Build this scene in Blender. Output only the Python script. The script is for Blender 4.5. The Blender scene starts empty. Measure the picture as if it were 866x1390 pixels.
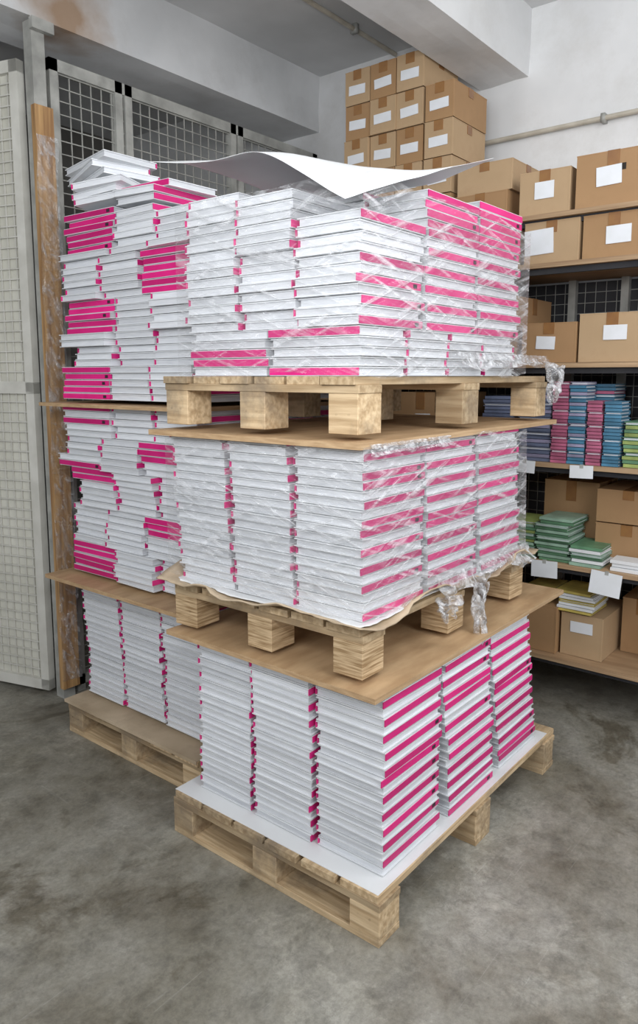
import bpy, random, math
from mathutils import Matrix, Vector, noise
random.seed(7)
scene = bpy.context.scene
scene.view_settings.view_transform = 'Standard'

# ---------------------------------------------------------------- materials
def mat(name, c1, c2=None, scale=5, stretch=(1,1,1), rough=.6, bump=0, isl=0, detail=5, lo=.35, hi=.65, metallic=0, spec=.5, dirt=None):
    m = bpy.data.materials.new(name); m.use_nodes = True
    nt = m.node_tree; b = nt.nodes['Principled BSDF']
    b.inputs['Roughness'].default_value = rough
    b.inputs['Metallic'].default_value = metallic
    b.inputs['Specular IOR Level'].default_value = spec
    if c2 is None: c2 = tuple(x*.88 for x in c1)
    tc = nt.nodes.new('ShaderNodeTexCoord'); mp = nt.nodes.new('ShaderNodeMapping')
    mp.inputs['Scale'].default_value = stretch
    nt.links.new(tc.outputs['Object'], mp.inputs['Vector'])
    n = nt.nodes.new('ShaderNodeTexNoise'); n.inputs['Scale'].default_value = scale; n.inputs['Detail'].default_value = detail
    nt.links.new(mp.outputs[0], n.inputs['Vector'])
    r = nt.nodes.new('ShaderNodeValToRGB')
    r.color_ramp.elements[0].position = lo; r.color_ramp.elements[1].position = hi
    r.color_ramp.elements[0].color = (*c2,1); r.color_ramp.elements[1].color = (*c1,1)
    nt.links.new(n.outputs['Fac'], r.inputs[0])
    out = r.outputs[0]
    if isl:
        g = nt.nodes.new('ShaderNodeNewGeometry'); mr = nt.nodes.new('ShaderNodeMapRange')
        mr.inputs['To Min'].default_value = 1-isl; mr.inputs['To Max'].default_value = 1+isl*.4
        nt.links.new(g.outputs['Random Per Island'], mr.inputs['Value'])
        h = nt.nodes.new('ShaderNodeHueSaturation')
        nt.links.new(mr.outputs[0], h.inputs['Value']); nt.links.new(out, h.inputs['Color']); out = h.outputs[0]
    if dirt:
        n2 = nt.nodes.new('ShaderNodeTexNoise'); n2.inputs['Scale'].default_value = dirt[1]; n2.inputs['Detail'].default_value = 9; n2.inputs['Roughness'].default_value=.7
        nt.links.new(tc.outputs['Object'], n2.inputs['Vector'])
        m2 = nt.nodes.new('ShaderNodeMapRange'); m2.inputs['From Min'].default_value=.48; m2.inputs['From Max'].default_value=.68; m2.inputs['To Max'].default_value=dirt[2]
        nt.links.new(n2.outputs['Fac'], m2.inputs[0])
        mx = nt.nodes.new('ShaderNodeMixRGB'); mx.inputs[2].default_value=(*dirt[0],1)
        nt.links.new(m2.outputs[0], mx.inputs[0]); nt.links.new(out, mx.inputs[1]); out = mx.outputs[0]
    nt.links.new(out, b.inputs['Base Color'])
    if bump:
        bp = nt.nodes.new('ShaderNodeBump'); bp.inputs['Strength'].default_value = bump; bp.inputs['Distance'].default_value = .01
        nt.links.new(n.outputs['Fac'], bp.inputs['Height']); nt.links.new(bp.outputs[0], b.inputs['Normal'])
    return m

M = {}
M['cover'] = mat('book_cover_white', (.79,.81,.83), (.73,.75,.78), 30, rough=.35, isl=.12)
M['page'] = mat('book_pages', (.78,.795,.82), (.62,.64,.68), 6, (3,3,160), rough=.8, isl=.18)
M['pink'] = mat('spine_magenta', (.78,.022,.24), (.66,.016,.19), 8, rough=.4, isl=.30)
M['black'] = mat('spine_black', (.05,.02,.035), (.03,.015,.03), 8, rough=.5)
woodc1, woodc2 = (.66,.50,.31), (.42,.29,.16)
dirt=((.20,.155,.11),4.5,.75)
M['woodx'] = mat('pine_grain_x', woodc1, woodc2, 9, (.5,7,7), rough=.7, bump=.35, isl=.3, dirt=dirt)
M['woody'] = mat('pine_grain_y', woodc1, woodc2, 9, (7,.5,7), rough=.7, bump=.35, isl=.3, dirt=dirt)
M['woodz'] = mat('plank_grain_z', (.56,.34,.15), (.30,.16,.07), 6, (9,9,.5), rough=.4, bump=.25)
M['ply'] = mat('plywood', (.56,.385,.22), (.42,.27,.145), 5, (1,4,30), rough=.6, bump=.1, dirt=((.30,.19,.10),3,.5))
M['plyedge'] = mat('plywood_laminated_block', (.66,.49,.30), (.30,.19,.09), 6, (2,2,34), rough=.6, bump=.2)
M['paper'] = mat('white_paper', (.80,.81,.82), (.74,.75,.76), 3, rough=.5)
M['board'] = mat('grey_cardboard_sheet', (.60,.48,.34), (.42,.32,.21), 4, rough=.7, isl=.1, dirt=((.3,.22,.15),5,.5))
M['card'] = mat('cardboard', (.44,.265,.13), (.36,.21,.10), 3, rough=.75, isl=.15, dirt=((.27,.15,.07),6,.4))
M['cardp'] = mat('cardboard_pale', (.53,.37,.22), (.44,.30,.17), 3, rough=.75, isl=.15, dirt=((.34,.21,.11),6,.4))
M['tape'] = mat('brown_tape', (.30,.15,.055), (.25,.12,.05), 20, rough=.25)
M['label'] = mat('paper_label', (.78,.80,.84), (.72,.74,.76), 10, rough=.5)
M['dark'] = mat('dark_gap', (.03,.022,.018), (.02,.015,.01), 10, rough=.9)
M['steel'] = mat('grey_painted_steel', (.46,.46,.43), (.30,.30,.28), 12, rough=.45, bump=.05)
M['wire'] = mat('grey_mesh_wire', (.40,.40,.37), (.28,.28,.26), 12, rough=.5)
M['cream'] = mat('cream_painted_steel', (.66,.65,.60), (.55,.54,.49), 8, rough=.45, bump=.05)
M['creamp'] = mat('cream_sheet_panel', (.66,.65,.58), (.54,.53,.46), 3, rough=.7)
M['shelf'] = mat('shelf_board', (.46,.31,.18), (.32,.20,.11), 5, (4,.6,20), rough=.6, isl=.1)
M['shelfdark'] = mat('shelf_gap_dark', (.05,.05,.055), (.025,.025,.03), 4, rough=.9)
M['pipe'] = mat('painted_conduit', (.56,.52,.44), (.44,.40,.33), 12, rough=.4)

def film(name, lo, hi, layers, fmin=.5, fmax=.72, gloss=.10):
    m = bpy.data.materials.new(name); m.use_nodes = True; nt = m.node_tree
    b = nt.nodes['Principled BSDF']; out = nt.nodes['Material Output']
    b.inputs['Base Color'].default_value = (.80,.81,.84,1); b.inputs['Roughness'].default_value = .12
    b.inputs['Specular IOR Level'].default_value = .8
    tr = nt.nodes.new('ShaderNodeBsdfTransparent'); gl = nt.nodes.new('ShaderNodeBsdfGlossy'); gl.inputs['Roughness'].default_value=.12
    m0 = nt.nodes.new('ShaderNodeMixShader'); m0.inputs[0].default_value=gloss
    nt.links.new(tr.outputs[0], m0.inputs[1]); nt.links.new(gl.outputs[0], m0.inputs[2])
    mx = nt.nodes.new('ShaderNodeMixShader'); tc = nt.nodes.new('ShaderNodeTexCoord')
    facs=[]
    for st,rt,sc in layers:
        mp = nt.nodes.new('ShaderNodeMapping'); mp.inputs['Scale'].default_value = st
        r0 = nt.nodes.new('ShaderNodeVectorRotate'); r0.rotation_type='EULER_XYZ'; r0.inputs['Rotation'].default_value = rt
        nt.links.new(tc.outputs['Object'], r0.inputs['Vector']); nt.links.new(r0.outputs[0], mp.inputs[0])
        n = nt.nodes.new('ShaderNodeTexNoise'); n.inputs['Scale'].default_value = sc; n.inputs['Detail'].default_value = 7; n.inputs['Distortion'].default_value = .35
        nt.links.new(mp.outputs[0], n.inputs['Vector'])
        mr = nt.nodes.new('ShaderNodeMapRange'); mr.inputs['From Min'].default_value = fmin; mr.inputs['From Max'].default_value = fmax
        mr.inputs['To Min'].default_value = lo; mr.inputs['To Max'].default_value = hi
        nt.links.new(n.outputs['Fac'], mr.inputs['Value']); facs.append((mr,n))
    mm = nt.nodes.new('ShaderNodeMath'); mm.operation='MAXIMUM'
    nt.links.new(facs[0][0].outputs[0], mm.inputs[0]); nt.links.new(facs[1][0].outputs[0], mm.inputs[1])
    ad = nt.nodes.new('ShaderNodeMath'); ad.operation='ADD'
    nt.links.new(facs[0][1].outputs['Fac'], ad.inputs[0]); nt.links.new(facs[1][1].outputs['Fac'], ad.inputs[1])
    nt.links.new(mm.outputs[0], mx.inputs[0])
    nt.links.new(m0.outputs[0], mx.inputs[1]); nt.links.new(b.outputs[0], mx.inputs[2]); nt.links.new(mx.outputs[0], out.inputs[0])
    bp = nt.nodes.new('ShaderNodeBump'); bp.inputs['Strength'].default_value = 1; bp.inputs['Distance'].default_value = .02
    nt.links.new(ad.outputs[0], bp.inputs['Height']); nt.links.new(bp.outputs[0], b.inputs['Normal']); nt.links.new(bp.outputs[0], gl.inputs['Normal'])
    return m
M['film'] = film('stretch_film', .05, .66, (((1.0,1.0,12),(.34,.36,0),4.5),((1.0,1.0,15),(-.34,-.25,0),4)), .53, .72, .12)
M['filml'] = film('stretch_film_thin', .04, .50, (((1.0,1.0,12),(.34,.36,0),4.5),((1.0,1.0,15),(-.34,-.25,0),4)), .54, .73, .10)
M['filmp'] = film('plank_film', .04, .4, (((6,6,2),(.2,.3,0),5),((4,4,9),(.9,-.5,.3),6)), .5, .7)
M['filmd'] = film('crumpled_film', .10, .70, (((7,7,3),(.2,.3,0),5),((3,3,7),(.9,-.5,.3),7)), .46,.68,.2)

# ---------------------------------------------------------------- mesh builder
class MB:
    def __init__(s): s.v=[]; s.f=[]; s.m=[]; s.mats=[]
    def mi(s,k):
        if k not in s.mats: s.mats.append(k)
        return s.mats.index(k)
    def box(s,x0,y0,z0,x1,y1,z1,k,T=None):
        i=len(s.v)
        p=[(x0,y0,z0),(x1,y0,z0),(x1,y1,z0),(x0,y1,z0),(x0,y0,z1),(x1,y0,z1),(x1,y1,z1),(x0,y1,z1)]
        if T is not None: p=[tuple(T@Vector(q)) for q in p]
        s.v+=p
        s.f+=[(i,i+3,i+2,i+1),(i+4,i+5,i+6,i+7),(i,i+1,i+5,i+4),(i+1,i+2,i+6,i+5),(i+2,i+3,i+7,i+6),(i+3,i,i+4,i+7)]
        s.m+=[s.mi(k)]*6
    def grid(s,fn,nu,nv,k):
        i=len(s.v)
        for a in range(nu+1):
            for b in range(nv+1): s.v.append(tuple(fn(a/nu,b/nv)))
        for a in range(nu):
            for b in range(nv):
                q=i+a*(nv+1)+b; s.f.append((q,q+1,q+nv+2,q+nv+1)); s.m.append(s.mi(k))
    def tube(s,p0,p1,r,k,n=12):
        p0=Vector(p0);p1=Vector(p1);d=(p1-p0).normalized();a=d.orthogonal().normalized();b=d.cross(a);i=len(s.v)
        for p in (p0,p1):
            for j in range(n):
                t=2*math.pi*j/n; s.v.append(tuple(p+a*r*math.cos(t)+b*r*math.sin(t)))
        for j in range(n):
            s.f.append((i+j,i+(j+1)%n,i+n+(j+1)%n,i+n+j)); s.m.append(s.mi(k))
    def obj(s,name,smooth=False,solid=0,M4=None):
        me=bpy.data.meshes.new(name)
        c=Vector((0,0,0))
        xs=[p[0] for p in s.v];ys=[p[1] for p in s.v];zs=[p[2] for p in s.v]
        if M4 is None:
            c=Vector(((min(xs)+max(xs))/2,(min(ys)+max(ys))/2,min(zs)))
        me.from_pydata([(p[0]-c.x,p[1]-c.y,p[2]-c.z) for p in s.v],[],s.f)
        for k in s.mats: me.materials.append(k if not isinstance(k,str) else M[k])
        me.polygons.foreach_set('material_index',s.m)
        if smooth: me.polygons.foreach_set('use_smooth',[True]*len(s.f))
        me.update()
        o=bpy.data.objects.new(name,me); scene.collection.objects.link(o)
        if M4 is not None: o.matrix_world=M4
        else: o.location=c
        if solid:
            md=o.modifiers.new('solid','SOLIDIFY'); md.thickness=solid
        return o

def book(mb,cx,cy,z,ang,L=.298,W=.21,T=.025,tilt=(0,0),mk=('cover','page','pink','black')):
    """book lying flat; spine on local -Y"""
    R=Matrix.Translation((cx,cy,z))@Matrix.Rotation(tilt[0],4,'X')@Matrix.Rotation(tilt[1],4,'Y')@Matrix.Rotation(math.radians(ang),4,'Z')
    l=L/2;w=W/2;c=.003;T=T-.0020
    mb.box(-l,-w+.0005,0,l,w,c,mk[0],R)
    mb.box(-l,-w+.0005,T-c,l,w,T,mk[0],R)
    mb.box(-l+.005,-w+.003,c,l-.005,w-.005,T-c,mk[1],R)
    e=.0022 if mk[3] else .0006
    mb.box(-l,-w-.0012,e,l,-w+.0015,T-e,mk[2],R)
    if mk[3] and (int(abs(z*9973+cx*331))%3==0): mb.box(l-.040,-w-.0020,.006,l-.022,-w-.001,T-.006,mk[3],R)
def rj(a): return random.uniform(-a,a)

# ---------------------------------------------------------------- room
def room_box(name,a,b,m):
    mb=MB(); mb.box(*a,*b,m); return mb.obj(name)

def concrete_floor():
    m=bpy.data.materials.new('stained_concrete'); m.use_nodes=True; nt=m.node_tree; b=nt.nodes['Principled BSDF']
    tc=nt.nodes.new('ShaderNodeTexCoord')
    def nz(s,d,dist=0,ro=.65,st=None,rot=0):
        n=nt.nodes.new('ShaderNodeTexNoise'); n.inputs['Scale'].default_value=s; n.inputs['Detail'].default_value=d; n.inputs['Distortion'].default_value=dist; n.inputs['Roughness'].default_value=ro
        if st:
            mp=nt.nodes.new('ShaderNodeMapping'); mp.inputs['Scale'].default_value=st; mp.inputs['Rotation'].default_value=(0,0,rot)
            nt.links.new(tc.outputs['Object'],mp.inputs[0]); nt.links.new(mp.outputs[0],n.inputs['Vector'])
        else: nt.links.new(tc.outputs['Object'],n.inputs['Vector'])
        return n
    def ramp(n,stops):
        r=nt.nodes.new('ShaderNodeValToRGB'); e=r.color_ramp.elements
        e[0].position,e[0].color=stops[0][0],(*stops[0][1],1); e[1].position,e[1].color=stops[-1][0],(*stops[-1][1],1)
        for p,c in stops[1:-1]:
            q=e.new(p); q.color=(*c,1)
        nt.links.new(n.outputs['Fac'],r.inputs[0]); return r
    def mix(a,bb,fac,mode='MULTIPLY'):
        x=nt.nodes.new('ShaderNodeMixRGB'); x.blend_type=mode; x.inputs[0].default_value=fac
        nt.links.new(a.outputs[0],x.inputs[1]); nt.links.new(bb.outputs[0],x.inputs[2]); return x
    g=lambda v:(v,v,v)
    n1=nz(1.1,9,.2); n2=nz(3.6,12,.3,.7); n3=nz(60,8,0,.85); n4=nz(1.9,10,.5,.7); n5=nz(11,10,.2,.8); n6=nz(2.2,5,.2,.5,(1,34,1),.5); n7=nz(2.0,5,.2,.5,(30,1,1),.25)
    r1=ramp(n1,[(.36,(.215,.20,.165)),(.5,(.30,.285,.25)),(.64,(.37,.36,.325))])
    r2=ramp(n2,[(.36,(.64,.61,.55)),(.5,(.95,.95,.92)),(.66,(1.12,1.12,1.12))])
    r3=ramp(n3,[(.35,g(.6)),(.6,g(1.1))])
    r4=ramp(n4,[(.37,(.48,.44,.37)),(.44,(.92,.91,.88)),(.58,(1,1,1)),(.61,(1.28,1.28,1.28)),(.66,(1.0,1.0,1.0))])
    r5=ramp(n5,[(.36,g(.65)),(.5,g(1)),(.70,g(1.2))])
    r6=ramp(n6,[(.69,g(0)),(.71,g(.08)),(.73,g(0))]); r7=ramp(n7,[(.69,g(0)),(.71,g(.06)),(.73,g(0))])
    x=mix(r1,r2,.9); x=mix(x,r3,.7); x=mix(x,r4,.9); x=mix(x,r5,.85); x=mix(x,r6,1,'ADD'); x=mix(x,r7,1,'ADD')
    nt.links.new(x.outputs[0],b.inputs['Base Color'])
    rr=nt.nodes.new('ShaderNodeMapRange'); rr.inputs['From Min'].default_value=.3; rr.inputs['From Max'].default_value=.7; rr.inputs['To Min'].default_value=.25; rr.inputs['To Max'].default_value=.65
    nt.links.new(n2.outputs['Fac'],rr.inputs[0]); nt.links.new(rr.outputs[0],b.inputs['Roughness'])
    bp=nt.nodes.new('ShaderNodeBump'); bp.inputs['Strength'].default_value=.35; bp.inputs['Distance'].default_value=.01
    nt.links.new(n5.outputs['Fac'],bp.inputs['Height']); nt.links.new(bp.outputs[0],b.inputs['Normal'])
    return m
M['floor']=concrete_floor()
M['plaster']=mat('whitewashed_plaster',(.80,.805,.81),(.68,.685,.69),2.2,rough=.85,bump=.7,detail=9,dirt=((.60,.59,.57),3,.5))
M['ceil']=mat('grey_whitewash_ceiling',(.68,.685,.69),(.57,.575,.58),2,rough=.9,bump=.5,detail=8)
M['shadedwall']=mat('wall_painted_shade',(.20,.19,.175),(.12,.115,.105),1.5,rough=.9,bump=.2)  # dark colour stands in for the unlit space behind the cage
def stain_mat():
    m=mat('stained_beam_plaster',(.78,.79,.80),(.64,.65,.66),2.5,rough=.85,bump=.7,detail=9,dirt=((.50,.49,.48),2.2,.45))
    nt=m.node_tree; b=nt.nodes['Principled BSDF']; src=b.inputs['Base Color'].links[0].from_socket
    g=nt.nodes.new('ShaderNodeNewGeometry'); d=nt.nodes.new('ShaderNodeVectorMath'); d.operation='DISTANCE'
    d.inputs[1].default_value=(2.0,3.0,3.02); nt.links.new(g.outputs['Position'],d.inputs[0])
    n=nt.nodes.new('ShaderNodeTexNoise'); n.inputs['Scale'].default_value=7; n.inputs['Detail'].default_value=8
    nt.links.new(g.outputs['Position'],n.inputs['Vector'])
    a=nt.nodes.new('ShaderNodeMath'); a.operation='MULTIPLY_ADD'; a.inputs[1].default_value=.35
    nt.links.new(n.outputs['Fac'],a.inputs[0]); nt.links.new(d.outputs['Value'],a.inputs[2])
    mr=nt.nodes.new('ShaderNodeMapRange'); mr.inputs['From Min'].default_value=.22; mr.inputs['From Max'].default_value=.44; mr.inputs['To Min'].default_value=.85; mr.inputs['To Max'].default_value=0
    nt.links.new(a.outputs[0],mr.inputs[0])
    mx=nt.nodes.new('ShaderNodeMixRGB'); mx.inputs[2].default_value=(.34,.20,.10,1)
    nt.links.new(mr.outputs[0],mx.inputs[0]); nt.links.new(src,mx.inputs[1]); nt.links.new(mx.outputs[0],b.inputs['Base Color'])
    return m
M['beam']=stain_mat()
room_box('floor',(-3,-3,-.1),(3.9,5.2,0),'floor')
room_box('ceiling',(-3,-3,3.3),(3.9,5.2,3.4),'ceil')
room_box('wall_right',(3.73,-3,0),(3.9,5.2,3.3),'plaster')
room_box('wall_back',(-3,5.0,0),(3.73,5.2,3.3),'shadedwall')
def beam(name,x0,y0,z0,x1,y1,z1,k):
    mb=MB(); pts=((y0,z1),(y0,z0),(y1,z0),(y1,z1))
    def fn(u,v):
        x=x0+(x1-x0)*u; f=v*3; i=min(2,int(f)); t=f-i
        y=pts[i][0]*(1-t)+pts[i+1][0]*t; z=pts[i][1]*(1-t)+pts[i+1][1]*t
        n=noise.noise(Vector((x*2.2,y*5,z*5)))*.008
        return (x,y+n,z+(n if .2<v<.8 else 0))
    mb.grid(fn,120,12,k); return mb.obj(name)
beam('trim_beam_1',-3,3.0,2.98,3.73,3.32,3.3,'beam')
beam('trim_beam_2',-3,1.65,2.98,3.73,1.92,3.3,'plaster')
mb=MB(); mb.tube((3.7,-1,2.70),(3.7,3.0,2.70),.012,'pipe')
for y in (.4,1.25,2.1,2.9): mb.box(3.685,y,2.68,3.73,y+.02,2.72,'steel')
mb.obj('wall_conduit_pipe',True)
mb=MB(); mb.tube((-2,2.43,3.275),(3.7,2.43,3.275),.012,'pipe')
for x in (1.2,2.2,2.75,3.3): mb.box(x,2.41,3.255,x+.025,2.45,3.3,'steel')
mb.obj('ceiling_conduit_pipe',True)

# ---------------------------------------------------------------- cage fence
mb=MB()
Y=3.03; X0,X1=1.9,3.72
def bar(a,b,k='steel',T=None): mb.box(*a,*b,k,T)
bar((X0,Y-.02,2.80),(X1,Y+.02,2.85)); bar((X0,Y-.02,.03),(X1,Y+.02,.08)); bar((X0,Y-.018,1.42),(X1,Y+.018,1.46))
for x in (1.90,2.235,2.29,2.98,3.035,3.68): bar((x,Y-.02,0),(x+.04,Y+.02,2.85))
x=X0+.05
while x<X1: bar((x,Y-.002,.05),(x+.0045,Y+.0025,2.82),'wire'); x+=.055
z=.1
while z<2.82: bar((X0,Y-.006,z),(X1,Y-.002,z+.0045),'wire'); z+=.055
mb.obj('wire_mesh_partition')
mb=MB(); mb.box(1.81,2.99,0,1.87,3.05,2.965,'steel'); mb.box(1.80,2.96,2.92,1.90,2.985,2.965,'steel'); mb.obj('partition_post')
mb=MB()
mb.box(1.79,2.955,.06,1.875,2.985,2.62,'woodz')
mb.grid(lambda u,v:(1.783+.1*u+.004*math.sin(v*40),2.948+.004*math.sin(v*63+u*5),.1+2.4*v),6,80,'filmp')
mb.obj('wooden_plank')
mb=MB(); Ld=1.15; H=2.82
for a,b in (((0,-.02,.03),(.045,.02,H)),((Ld-.045,-.02,.03),(Ld,.02,H)),((0,-.02,.03),(Ld,.02,.08)),((0,-.02,H-.05),(Ld,.02,H)),((0,-.02,1.42),(Ld,.02,1.47))): bar(a,b,'cream')
mb.box(.02,-.012,.05,Ld-.02,-.004,H-.02,'creamp')
x=.07
while x<Ld-.04: bar((x,-.001,.05),(x+.005,.004,H-.03),'cream'); x+=.045
z=.12
while z<H-.05: bar((.02,.004,z),(Ld-.02,.009,z+.005),'cream'); z+=.045
mb.obj('wire_mesh_gate',M4=Matrix.Translation((1.80,3.07,0))@Matrix.Rotation(math.radians(106.8),4,'Z'))

# ---------------------------------------------------------------- pallets
def pallet(name,x0,y0,z0,lx=1.2,ly=.8,h=.144,bottom=True,blk='woody'):
    mb=MB()
    zb=z0+(.02 if bottom else 0); zs=z0+h-.042; zd=z0+h-.021
    bx=(x0,x0+lx/2-.05,x0+lx-.1); by=(y0,y0+ly/2-.05,y0+ly-.1)
    for x in bx:
        if bottom: mb.box(x,y0,z0,x+.1,y0+ly,zb,'woody')
        for y in by:
            R=Matrix.Translation((x+.05+rj(.003),y+.05+rj(.002),0))@Matrix.Rotation(math.radians(rj(2.5)),4,'Z')
            mb.box(-.05,-.048,zb,.05,.048,zs,blk,R)
        mb.box(x-.001,y0-.001,zs,x+.101,y0+ly,zd,'woody')
    n=6; w=ly/n
    for i in range(n):
        a=rj(.008); mb.box(x0-.004+a,y0+i*w+.008+rj(.003),zd,x0+lx+.004+a,y0+(i+1)*w-.006+rj(.003),z0+h+rj(.001),'woodx')
    for y in by:
        for q in (.03,.07): mb.tube((x0-.0015,y+q,zb+.05),(x0-.001,y+q,zb+.05),.003,'dark',8)
    o=mb.obj(name)
    bv=o.modifiers.new('bevel','BEVEL'); bv.width=.002; bv.segments=1
    return o
pallet('wooden_pallet',1.47,.98,0,ly=.82)
pallet('wooden_pallet',1.65,1.865,0,ly=.83)
pallet('wooden_pallet',1.50,1.06,.712,lx=1.0,ly=.74,h=.14,bottom=False,blk='plyedge')
pallet('wooden_pallet',1.50,1.08,1.352,lx=1.2,ly=.74,h=.146,bottom=False)

def sheet(name,x0,y0,x1,y1,z,t,k,wav=.0,curl=0,rot=0):
    mb=MB(); cx,cy=(x0+x1)/2,(y0+y1)/2
    def fn(u,v):
        x=x0+(x1-x0)*u; y=y0+(y1-y0)*v
        e=min(u,v,1-u,1-v)
        nn=noise.noise(Vector((x*7,y*7,z*3)))
        ex=max(0,.08-e)/.08
        zz=z+ (wav*(nn+.3)+curl*max(0,nn))*ex
        x+=ex*.012*noise.noise(Vector((y*25,z,x*3))) if wav else 0
        y+=ex*.012*noise.noise(Vector((x*25,z+5,1))) if wav else 0
        dx,dy=x-cx,y-cy
        return (cx+dx*math.cos(rot)-dy*math.sin(rot),cy+dx*math.sin(rot)+dy*math.cos(rot),zz)
    mb.grid(fn,60,50,k)
    o=mb.obj(name,wav>0,solid=0)
    md=o.modifiers.new('t','SOLIDIFY'); md.thickness=t; md.offset=1
    return o
sheet('plywood_sheet',1.46,.985,2.70,1.80,.696,.015,'ply',rot=-.01)
sheet('plywood_sheet',1.46,1.055,2.76,1.86,1.335,.016,'ply',rot=.01)
sheet('plywood_sheet',1.60,1.875,2.80,2.74,.690,.015,'ply')
sheet('plywood_sheet',1.63,1.875,2.80,2.77,1.394,.014,'ply')
sheet('paper_sheet',1.478,.990,2.62,1.80,.1455,.002,'paper')
sheet('cardboard_sheet',1.635,1.875,2.80,2.70,.1455,.012,'board')
sheet('cardboard_sheet',1.44,1.03,2.56,1.82,.8535,.004,'board',wav=.035,curl=.02)
sheet('paper_sheet',1.475,1.05,2.52,1.80,.861,.001,'paper',wav=.012)

# ---------------------------------------------------------------- book stacks
def columns(mb,x0,y0,z0,T,px,py,ns,lean=lambda i,j,f:(0,0),flip=None,L=.298,W=.228,jx=.005,jy=.0025,irr=.1,wob=.006):
    for (i,j),n in ns.items():
        ox,oy=rj(.004),rj(.003); phase=random.random()<.5; s=random.uniform(0,50); par=0
        for k in range(n):
            lx,ly=lean(i,j,k/max(1,n-1))
            if random.random()<irr: par+=1
            a=0 if (flip(i,j,k) if flip and random.random()>irr else (k+phase+par)%2==0) else 180
            wx=wob*noise.noise(Vector((s,(k//4)*1.7,0)))*1.6
            book(mb,x0+px*(i+.5)+ox+lx+wx+rj(jx),y0+py*(j+.5)+oy+ly+rj(jy),z0+k*T,a+rj(.8),L,W,T)
full=lambda n:{(i,j):n for i in range(3) for j in range(3)}
mb=MB()
columns(mb,1.50,1.00,.148,.02465,.312,.236,full(22),lean=lambda i,j,f:((.03+.055*i)*(1-f)**1.0,.012*(1-f)+.012*j*(1-f)),irr=.04)
mb.obj('book_stack')
mb=MB()
columns(mb,1.495,1.065,.863,.02475,.312,.238,full(19),lean=lambda i,j,f:((.012+.015*i)*(1-f),.012*j*f),irr=.12)
mb.obj('book_stack')
mb=MB(); T=.0252; z0=1.4995
for k in range(5):
    for j in range(2):
        for i in range(4):
            a=-90 if ((k*2+j)%5 in (0,3)) else 90
            book(mb,1.50+.225*(i+.5)+rj(.005),1.075+.312*(j+.5)+rj(.004),z0+k*T,a+rj(.8),.300,.217,T)
ns={(0,0):11,(1,0):15,(2,0):16,(0,1):14,(0,2):15,(1,1):16,(1,2):16,(2,1):17,(2,2):16}
columns(mb,1.495,1.075,z0+5*T,T,.312,.212,ns,flip=lambda i,j,k:(k%2==0) if k<11 else i>0,W=.204,jx=.010,wob=.014,irr=.12,lean=lambda i,j,f:(rj(.003),rj(.002)))
mb.obj('book_stack')
mb=MB()
columns(mb,1.70,1.89,.160,.02505,.312,.252,full(21),W=.242,lean=lambda i,j,f:(.03*(1-f),.02*(1-f)))
mb.obj('book_stack')
def band(mb,xf,ya,z,n,layout,T,jit=.005):
    """layout list from low Y upward: 'E' end-on, 'S' spine to -X, 'P' fore edge to -X, 'A' alternating"""
    y=ya
    for c in layout:
        if c=='E':
            w=.238; oy=rj(.004); ox=rj(.022)
            for k in range(n):
                for i in range(3): book(mb,xf+.15+ox+.312*i+rj(jit),y+w/2+oy+rj(.002),z+k*T,(0 if (k+i)%2 else 180)+rj(1.8),.298,.229,T)
        else:
            w=.312; ox=rj(.014)
            for k in range(n):
                for i in range(4):
                    s=c=='S' or (c=='A' and k%2==0)
                    book(mb,xf+.112+ox+.232*i+rj(jit),y+w/2+rj(.004),z+k*T,(-90 if s else 90)+rj(1.4),.300,.222,T)
        y+=w
mb=MB(); T=.0253; z=.7065; xf=1.69; ya=1.885
for n,l in ((5,'EES'),(3,'PEE'),(3,'SEE'),(4,'EEE'),(2,'EES'),(2,'PEA'),(3,'SEE'),(2,'EEP'),(3,'EEA')):
    band(mb,xf,ya,z,n,l,T,jit=.008); z+=n*T
mb.obj('book_stack')
mb=MB(); z=1.4095
for n,l,dx in ((5,'EES',0),(3,'EEE',.02),(2,'EEP',.0),(5,'EES',.01),(1,'SEE',.02),(5,'SEE',.02),(1,'EEP',0)):
    band(mb,xf+dx,ya,z,n,l,T,jit=.011); z+=n*T
for k in range(6):
    for i in range(2): book(mb,1.83+.24*i+rj(.012),2.50+rj(.01),z+k*T,-90+rj(2.5),.30,.222,T)
for k in range(5):
    for i in range(2): book(mb,1.85+.31*i+rj(.01),2.215+rj(.006),z+k*T,180*(k%2)+rj(2),.298,.222,T)
for k in range(4):
    for i in range(2): book(mb,1.86+.31*i+rj(.01),1.99+rj(.006),z+k*T,180*(k%2)+rj(2),.298,.215,T)
ztop=z+6*T
for k in range(3): book(mb,1.84+rj(.015),2.47+rj(.015),ztop+.016+k*T,180+14+rj(6),.298,.222,T,(math.radians(-5),math.radians(2)))
for k in range(3): book(mb,1.86+rj(.015),2.22+rj(.01),ztop-.008+k*T,0+rj(5) if k!=2 else -92,.298,.222,T,(math.radians(2),0))
for k in range(3): book(mb,1.83+rj(.02),2.50+rj(.02),ztop+.105+k*T,90-12+rj(7),.298,.222,T,(math.radians(-3),math.radians(2)))
for k in range(4): book(mb,2.2+rj(.01),2.45+rj(.01),ztop+k*T,rj(4),.298,.222,T)
mb.obj('book_stack')

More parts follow.
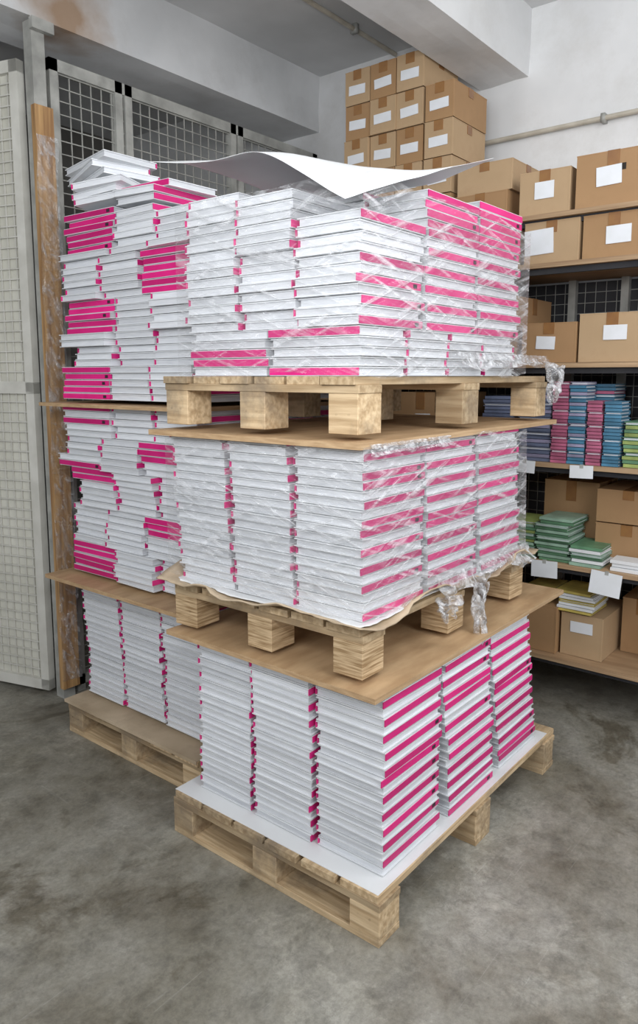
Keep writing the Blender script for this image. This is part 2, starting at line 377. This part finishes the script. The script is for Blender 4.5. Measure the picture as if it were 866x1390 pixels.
# ---------------------------------------------------------------- draped paper on top
P=[[(1.405,1.055,1.900),(1.44,1.22,1.992),(1.48,1.40,2.080),(1.465,1.58,2.082),(1.385,1.73,2.092)],
   [(1.535,1.045,1.948),(1.58,1.22,2.030),(1.62,1.40,2.104),(1.60,1.58,2.116),(1.54,1.78,2.130)],
   [(1.70,1.035,2.005),(1.75,1.22,2.066),(1.80,1.40,2.115),(1.78,1.58,2.125),(1.74,1.80,2.140)],
   [(1.87,1.025,2.062),(1.95,1.22,2.092),(1.98,1.40,2.105),(1.96,1.60,2.105),(1.95,1.78,2.120)],
   [(2.06,1.010,2.122),(2.12,1.22,2.105),(2.14,1.40,2.105),(2.12,1.60,2.100),(2.10,1.75,2.100)]]
def sh(u,v):
    def cr(p0,p1,p2,p3,t): return p1+.5*t*(p2-p0+t*(2*p0-5*p1+4*p2-p3+t*(3*(p1-p2)+p3-p0)))
    def sp(pts,t):
        n=len(pts)-1; f=min(t*n,n-1e-6); i=int(f); t=f-i
        g=lambda k: pts[max(0,min(n,k))]
        return cr(g(i-1),g(i),g(i+1),g(i+2),t)
    p=sp([sp([Vector(c) for c in row],v) for row in P],u)
    p.z+=.004*noise.noise(Vector((u*5,v*5,2)))
    return p
mb=MB(); mb.grid(sh,40,40,'paper'); mb.obj('paper_sheet',True,solid=.0008)

# ---------------------------------------------------------------- stretch film
def wrap(name,x0,y0,x1,y1,z0,z1,sides,k='film',amp=.007,lean=0,extra=()):
    mb=MB(); pts={'l':((x0,y1),(x0,y0)),'r':((x0,y0),(x1,y0)),'b':((x1,y0),(x1,y1))}
    for s in sides:
        a,b=pts[s]
        def fn(u,v,a=a,b=b,s=s):
            x=a[0]+(b[0]-a[0])*u; y=a[1]+(b[1]-a[1])*u; z=z0+(z1-z0)*v
            x+=lean*(1-v)*(x-x0)/(x1-x0)
            h=(x+y)
            d=amp*(noise.noise(Vector((h*5+z*9,z*18-h*6,1)))+.8*noise.noise(Vector((h*14-z*10,z*40+h*12,5)))+.5*noise.noise(Vector((h*40,h*3,z*60))))*min(1,8*u,8*(1-u))
            z+=.035*noise.noise(Vector((x*4,y*4,3+v*2)))*abs(2*v-1)
            if s=='l': x-=abs(d)
            elif s=='r': y-=abs(d)
            else: x+=abs(d)
            return (x,y,z)
        mb.grid(fn,140,80,'filml' if s=='l' else k)
    for (xa,xb,yy,za,zb,out,sd) in extra:
        def fs(u,v):
            x=xa+(xb-xa)*u; n=noise.noise(Vector((x*9,v*2,sd))); n2=noise.noise(Vector((x*28,v*5,sd+4)))
            L=(za-zb)*(.65+.6*noise.noise(Vector((x*6,sd,0))))
            return (x+.02*n2*v,yy-out*v*(.6+n)-.012*abs(n2),za-L*v)
        mb.grid(fs,90,14,'filmd')
    return mb.obj(name,True)
wrap('stretch_film_wrap',1.478,1.056,2.447,1.73,1.505,1.985,'lrb',extra=((1.95,2.62,1.055,1.57,1.505,.03,3),))
wrap('stretch_film_wrap',1.476,1.048,2.457,1.80,.88,1.325,'lrb',lean=.03,extra=((1.85,2.50,1.045,.91,.83,.045,8),(1.5,1.9,1.047,1.33,1.285,.012,12)))
def scrap(name,p,w,h,seed):
    mb=MB()
    def fn(u,v):
        n=Vector((noise.noise(Vector((u*4,v*5,seed))),noise.noise(Vector((u*4,v*5,seed+9))),noise.noise(Vector((u*6,v*6,seed+19)))*.5))
        s=1-.7*v
        return Vector(p)+Vector(((u-.5)*w*s,.25*w*math.sin(u*5)*s,-h*v*(.8+.4*noise.noise(Vector((u*5,seed,1))))))+n*.028
    mb.grid(fn,24,30,'filmd'); return mb.obj(name,True)
scrap('plastic_film_scrap',(2.64,1.03,1.54),.09,.16,3)
scrap('plastic_film_scrap',(2.06,1.01,.86),.06,.19,5)
scrap('plastic_film_scrap',(1.86,1.01,.86),.10,.08,11)

# ---------------------------------------------------------------- shelving
mb=MB(); SX0,SX1=3.15,3.70; SY0,SY1=.30,2.62
levels=(.24,.675,1.12,1.555,1.98,2.185)
for i,z in enumerate(levels):
    mb.box(SX0,SY0,z-.020,SX1,SY1,z,'shelf')
    mb.box(SX0+.03,SY0,z-.045,SX0+.05,SY1,z-.0205,'shelfdark')
for y in (.66,2.56):
    mb.box(SX0+.052,y,0,SX0+.09,y+.004,2.3,'steel'); mb.box(SX0+.052,y,0,SX0+.056,y+.04,2.3,'steel')
for y in (.66,1.09,1.34,2.56): mb.box(SX1-.04,y,0,SX1-.005,y+.035,2.3,'steel')
mb.box(SX1-.003,SY0,.0,SX1+.003,SY1,1.95,'shelfdark')  # near-black panel added to darken the gaps between shelves, hides the white wall
x=SY0
while x<SY1: mb.box(SX1-.012,x,.24,SX1-.009,x+.003,1.95,'wire'); x+=.05
z=.3
while z<1.95: mb.box(SX1-.009,SY0,z,SX1-.006,SY1,z+.003,'wire'); z+=.05
mb.obj('storage_shelf')

def cbox(x0,y0,z0,dx,dy,dz,label=True,k='card',tape=True,lw=.085,lh=.06,lc=(.45,.55),hole=False,rot=None):
    mb=MB(); r=rj(1.2) if rot is None else rot
    T=Matrix.Translation((x0+dx/2,y0+dy/2,z0+.001))@Matrix.Rotation(math.radians(r),4,'Z')
    X,Yh=dx/2-.002,dy/2-.002; h=dz-.004
    mb.box(-X,-Yh,0,X,Yh,h-.003,k,T)
    g=.0015
    mb.box(-X-.001,-Yh-.001,h-.004,X+.001,-g,h,k,T); mb.box(-X-.001,g,h-.004,X+.001,Yh+.001,h,k,T)
    mb.box(-X-.0015,-Yh-.0015,0,-X+.01,-Yh+.004,h-.004,k,T)
    if tape:
        mb.box(-X-.002,-.024,h*.72,-X,.024,h+.001,'tape',T); mb.box(-X-.002,-.024,h,X+.002,.024,h+.0012,'tape',T)
        mb.box(-.024,-Yh-.0025,h*.75,.024,-Yh,h+.001,'tape',T)
    if hole: mb.box(-X-.0022,-.05,h*.62,-X-.001,-.015,h*.74,'dark',T)
    if label:
        yc=(lc[0]-.5)*dy; zc=lc[1]*h
        TT=T@Matrix.Translation((-X-.0035,yc,zc))@Matrix.Rotation(math.radians(rj(3)),4,'X')
        mb.box(0,-lw/2,-lh/2,.0012,lw/2,lh/2,'label',TT)
    return mb.obj('cardboard_box')
ys=(1.775,1.935,2.09,2.245)
for c,y in enumerate(ys):
    for r in range(4 if c==0 else 5):
        cbox(3.19+rj(.008),y+.001,2.186+r*.167,.34,.152,.166,k='cardp' if (c+r)%3 else 'card',lw=.10,lh=.045,lc=(.5,.42))
cbox(3.18,1.485,2.186,.36,.27,.135,k='card',label=False); cbox(3.20,1.475,2.322,.34,.275,.135,k='cardp',label=False)
cbox(3.17,1.205,2.186,.36,.225,.185,k='cardp',lw=.085,lh=.07,lc=(.5,.55)); cbox(3.17,.885,2.186,.38,.30,.215,k='card',lw=.10,lh=.075,lc=(.55,.55),hole=True)
cbox(3.17,.56,2.186,.38,.30,.2,k='cardp')
cbox(3.17,1.150,1.981,.40,.245,.178,k='cardp',lw=.13,lh=.105,lc=(.72,.52),tape=True); cbox(3.17,.885,1.981,.40,.255,.178,k='card',lw=.10,lh=.07,lc=(.42,.5))
cbox(3.17,.57,1.981,.40,.29,.17,k='cardp'); cbox(3.17,1.42,1.981,.4,.3,.17)
cbox(3.17,1.148,1.556,.40,.245,.175,k='card',lw=.085,lh=.055,lc=(.55,.5)); cbox(3.17,.862,1.556,.40,.275,.205,k='cardp',lw=.095,lh=.06,lc=(.45,.6))
cbox(3.17,1.42,1.556,.4,.3,.30); cbox(3.17,1.74,1.556,.4,.3,.22,k='card'); cbox(3.17,2.1,1.556,.4,.3,.2)
cbox(3.17,.56,1.556,.4,.29,.18)
cbox(3.17,1.75,1.121,.4,.32,.3,k='card'); cbox(3.17,2.1,1.121,.4,.34,.28)
cbox(3.30,.80,.676,.36,.27,.18,k='card',label=False,rot=0); cbox(3.30,.80,.858,.36,.27,.15,k='card',label=False,rot=0)
cbox(3.40,1.09,.676,.28,.26,.34,k='card',label=False); cbox(3.2,1.75,.676,.4,.32,.3)
cbox(3.19,1.185,.241,.36,.20,.22,k='card',label=False,tape=False); cbox(3.22,.985,.241,.36,.19,.20,k='cardp',lw=.10,lh=.05,lc=(.5,.7),tape=False)
cbox(3.42,.80,.241,.26,.17,.26,k='card',label=False)

def cm(n,c): M[n]=mat(n,c,tuple(x*.7 for x in c),14,rough=.45,isl=.25); return n
cm('cover_teal',(.08,.24,.38)); cm('cover_rose',(.50,.14,.24)); cm('cover_green',(.14,.30,.17)); cm('cover_yellow',(.70,.56,.15)); cm('cover_slate',(.16,.19,.29)); cm('cover_lime',(.36,.45,.14)); cm('cover_lilac',(.34,.32,.46)); cm('cover_mint',(.35,.52,.40))
def pstack(x,y,z,L,W,n,T,covs,jit=.006,label=None):
    mb=MB()
    for k in range(n):
        c=covs[k%len(covs)] if len(covs)>1 else covs[0]
        s=-90 if k%4<3 else 90
        book(mb,x+W/2+rj(jit),y+L/2+rj(jit),z+.001+k*T,s+rj(2),L,W,T,mk=(c,'page',c,label))
    return mb.obj('paperback_stack')
z=1.12
pstack(3.18,1.245,z,.15,.21,21,.0165,['cover_slate','cover_lilac','cover_slate','cover_slate'])
pstack(3.19,1.425,z,.15,.21,18,.016,['cover_slate'])
pstack(3.17,1.168,z,.070,.12,24,.0148,['cover_rose'],.002,); pstack(3.17,1.092,z,.072,.12,24,.0148,['cover_teal','cover_teal','cover_lilac'],.002)
pstack(3.17,1.022,z,.062,.12,19,.0145,['cover_rose'],.002); pstack(3.17,.945,z,.068,.12,19,.0145,['cover_teal'],.002)
pstack(3.32,1.022,z,.14,.16,23,.0150,['cover_teal','cover_teal','cover_rose'],.004)
pstack(3.19,.80,z,.135,.20,12,.016,['cover_lime','cover_green'],.004); pstack(3.40,.80,z,.14,.2,22,.016,['cover_teal','cover_lilac'],.004)
z=.675
pstack(3.18,1.30,z,.17,.2,12,.014,['cover_green','cover_mint','cover_lime']); pstack(3.17,1.135,z,.15,.2,14,.014,['cover_green','cover_mint'],.012); pstack(3.165,.99,z,.135,.2,6,.015,['cover_mint','paper','cover_green'],.010)
pstack(3.18,.82,z,.14,.1,3,.016,['paper'],.008)
pstack(3.22,1.04,.445,.16,.2,7,.013,['cover_yellow','paper','paper'],.012)
pstack(3.22,1.23,.465,.13,.2,5,.013,['cover_yellow','paper'],.012)
def tag(y,z,w,h,r):
    mb=MB(); T=Matrix.Translation((3.144,y,z))@Matrix.Rotation(math.radians(r),4,'X')@Matrix.Rotation(math.radians(5),4,'Y')
    mb.box(-.001,-w/2,-h,.0005,w/2,0,'label',T); mb.box(-.002,-.008,-.012,.008,.008,.004,'steel',T); mb.obj('shelf_label_card')
tag(1.345,1.125,.10,.055,2); tag(1.09,1.12,.10,.055,-2); tag(1.235,.68,.12,.075,-3); tag(.96,.672,.13,.10,4)

# ---------------------------------------------------------------- light
def area(name,loc,tgt,size,e,col=(1,1,1),sy=None):
    l=bpy.data.lights.new(name,'AREA'); l.energy=e; l.color=col; l.size=size
    if sy: l.shape='RECTANGLE'; l.size_y=sy
    o=bpy.data.objects.new(name,l); scene.collection.objects.link(o); o.location=loc
    o.rotation_euler=(Vector(tgt)-Vector(loc)).to_track_quat('-Z','Y').to_euler(); return o
area('softbox_fill_left',(-.9,.9,2.3),(1.6,1.5,1.0),1.4,31,(.96,.98,1))  # unseen soft fill, added for the left face of the stack
area('softbox_fill_right',(.9,-1.4,2.5),(2.4,1.2,1.0),1.4,47,(.96,.98,1))  # unseen soft fill, added for the right face of the stack
area('ceiling_fill',(2.0,-.3,3.25),(2.4,.2,0),1.0,27,(.96,.98,1))  # unseen overhead fill, added to brighten the shelves and right wall
area('bounce_fill',(.2,.3,1.9),(1.4,1.6,3.3),.5,29,(.97,.985,1))  # unseen upward fill, added to lift the ceiling and beams
w=bpy.data.worlds.new('World'); scene.world=w; w.use_nodes=True
w.node_tree.nodes['Background'].inputs[0].default_value=(.93,.96,1,1); w.node_tree.nodes['Background'].inputs[1].default_value=.66

# ---------------------------------------------------------------- camera
cam=bpy.data.cameras.new('camera'); co=bpy.data.objects.new('camera',cam); scene.collection.objects.link(co)
co.location=(0,0,1.5); d=Vector((.779*.9904,.627*.9904,-.1383)); co.rotation_euler=d.to_track_quat('-Z','Y').to_euler()
cam.sensor_fit='VERTICAL'; cam.sensor_height=36; cam.sensor_width=24; cam.lens=1002/1390*36; cam.shift_y=-45/1390
cam.clip_start=.05
scene.camera=co
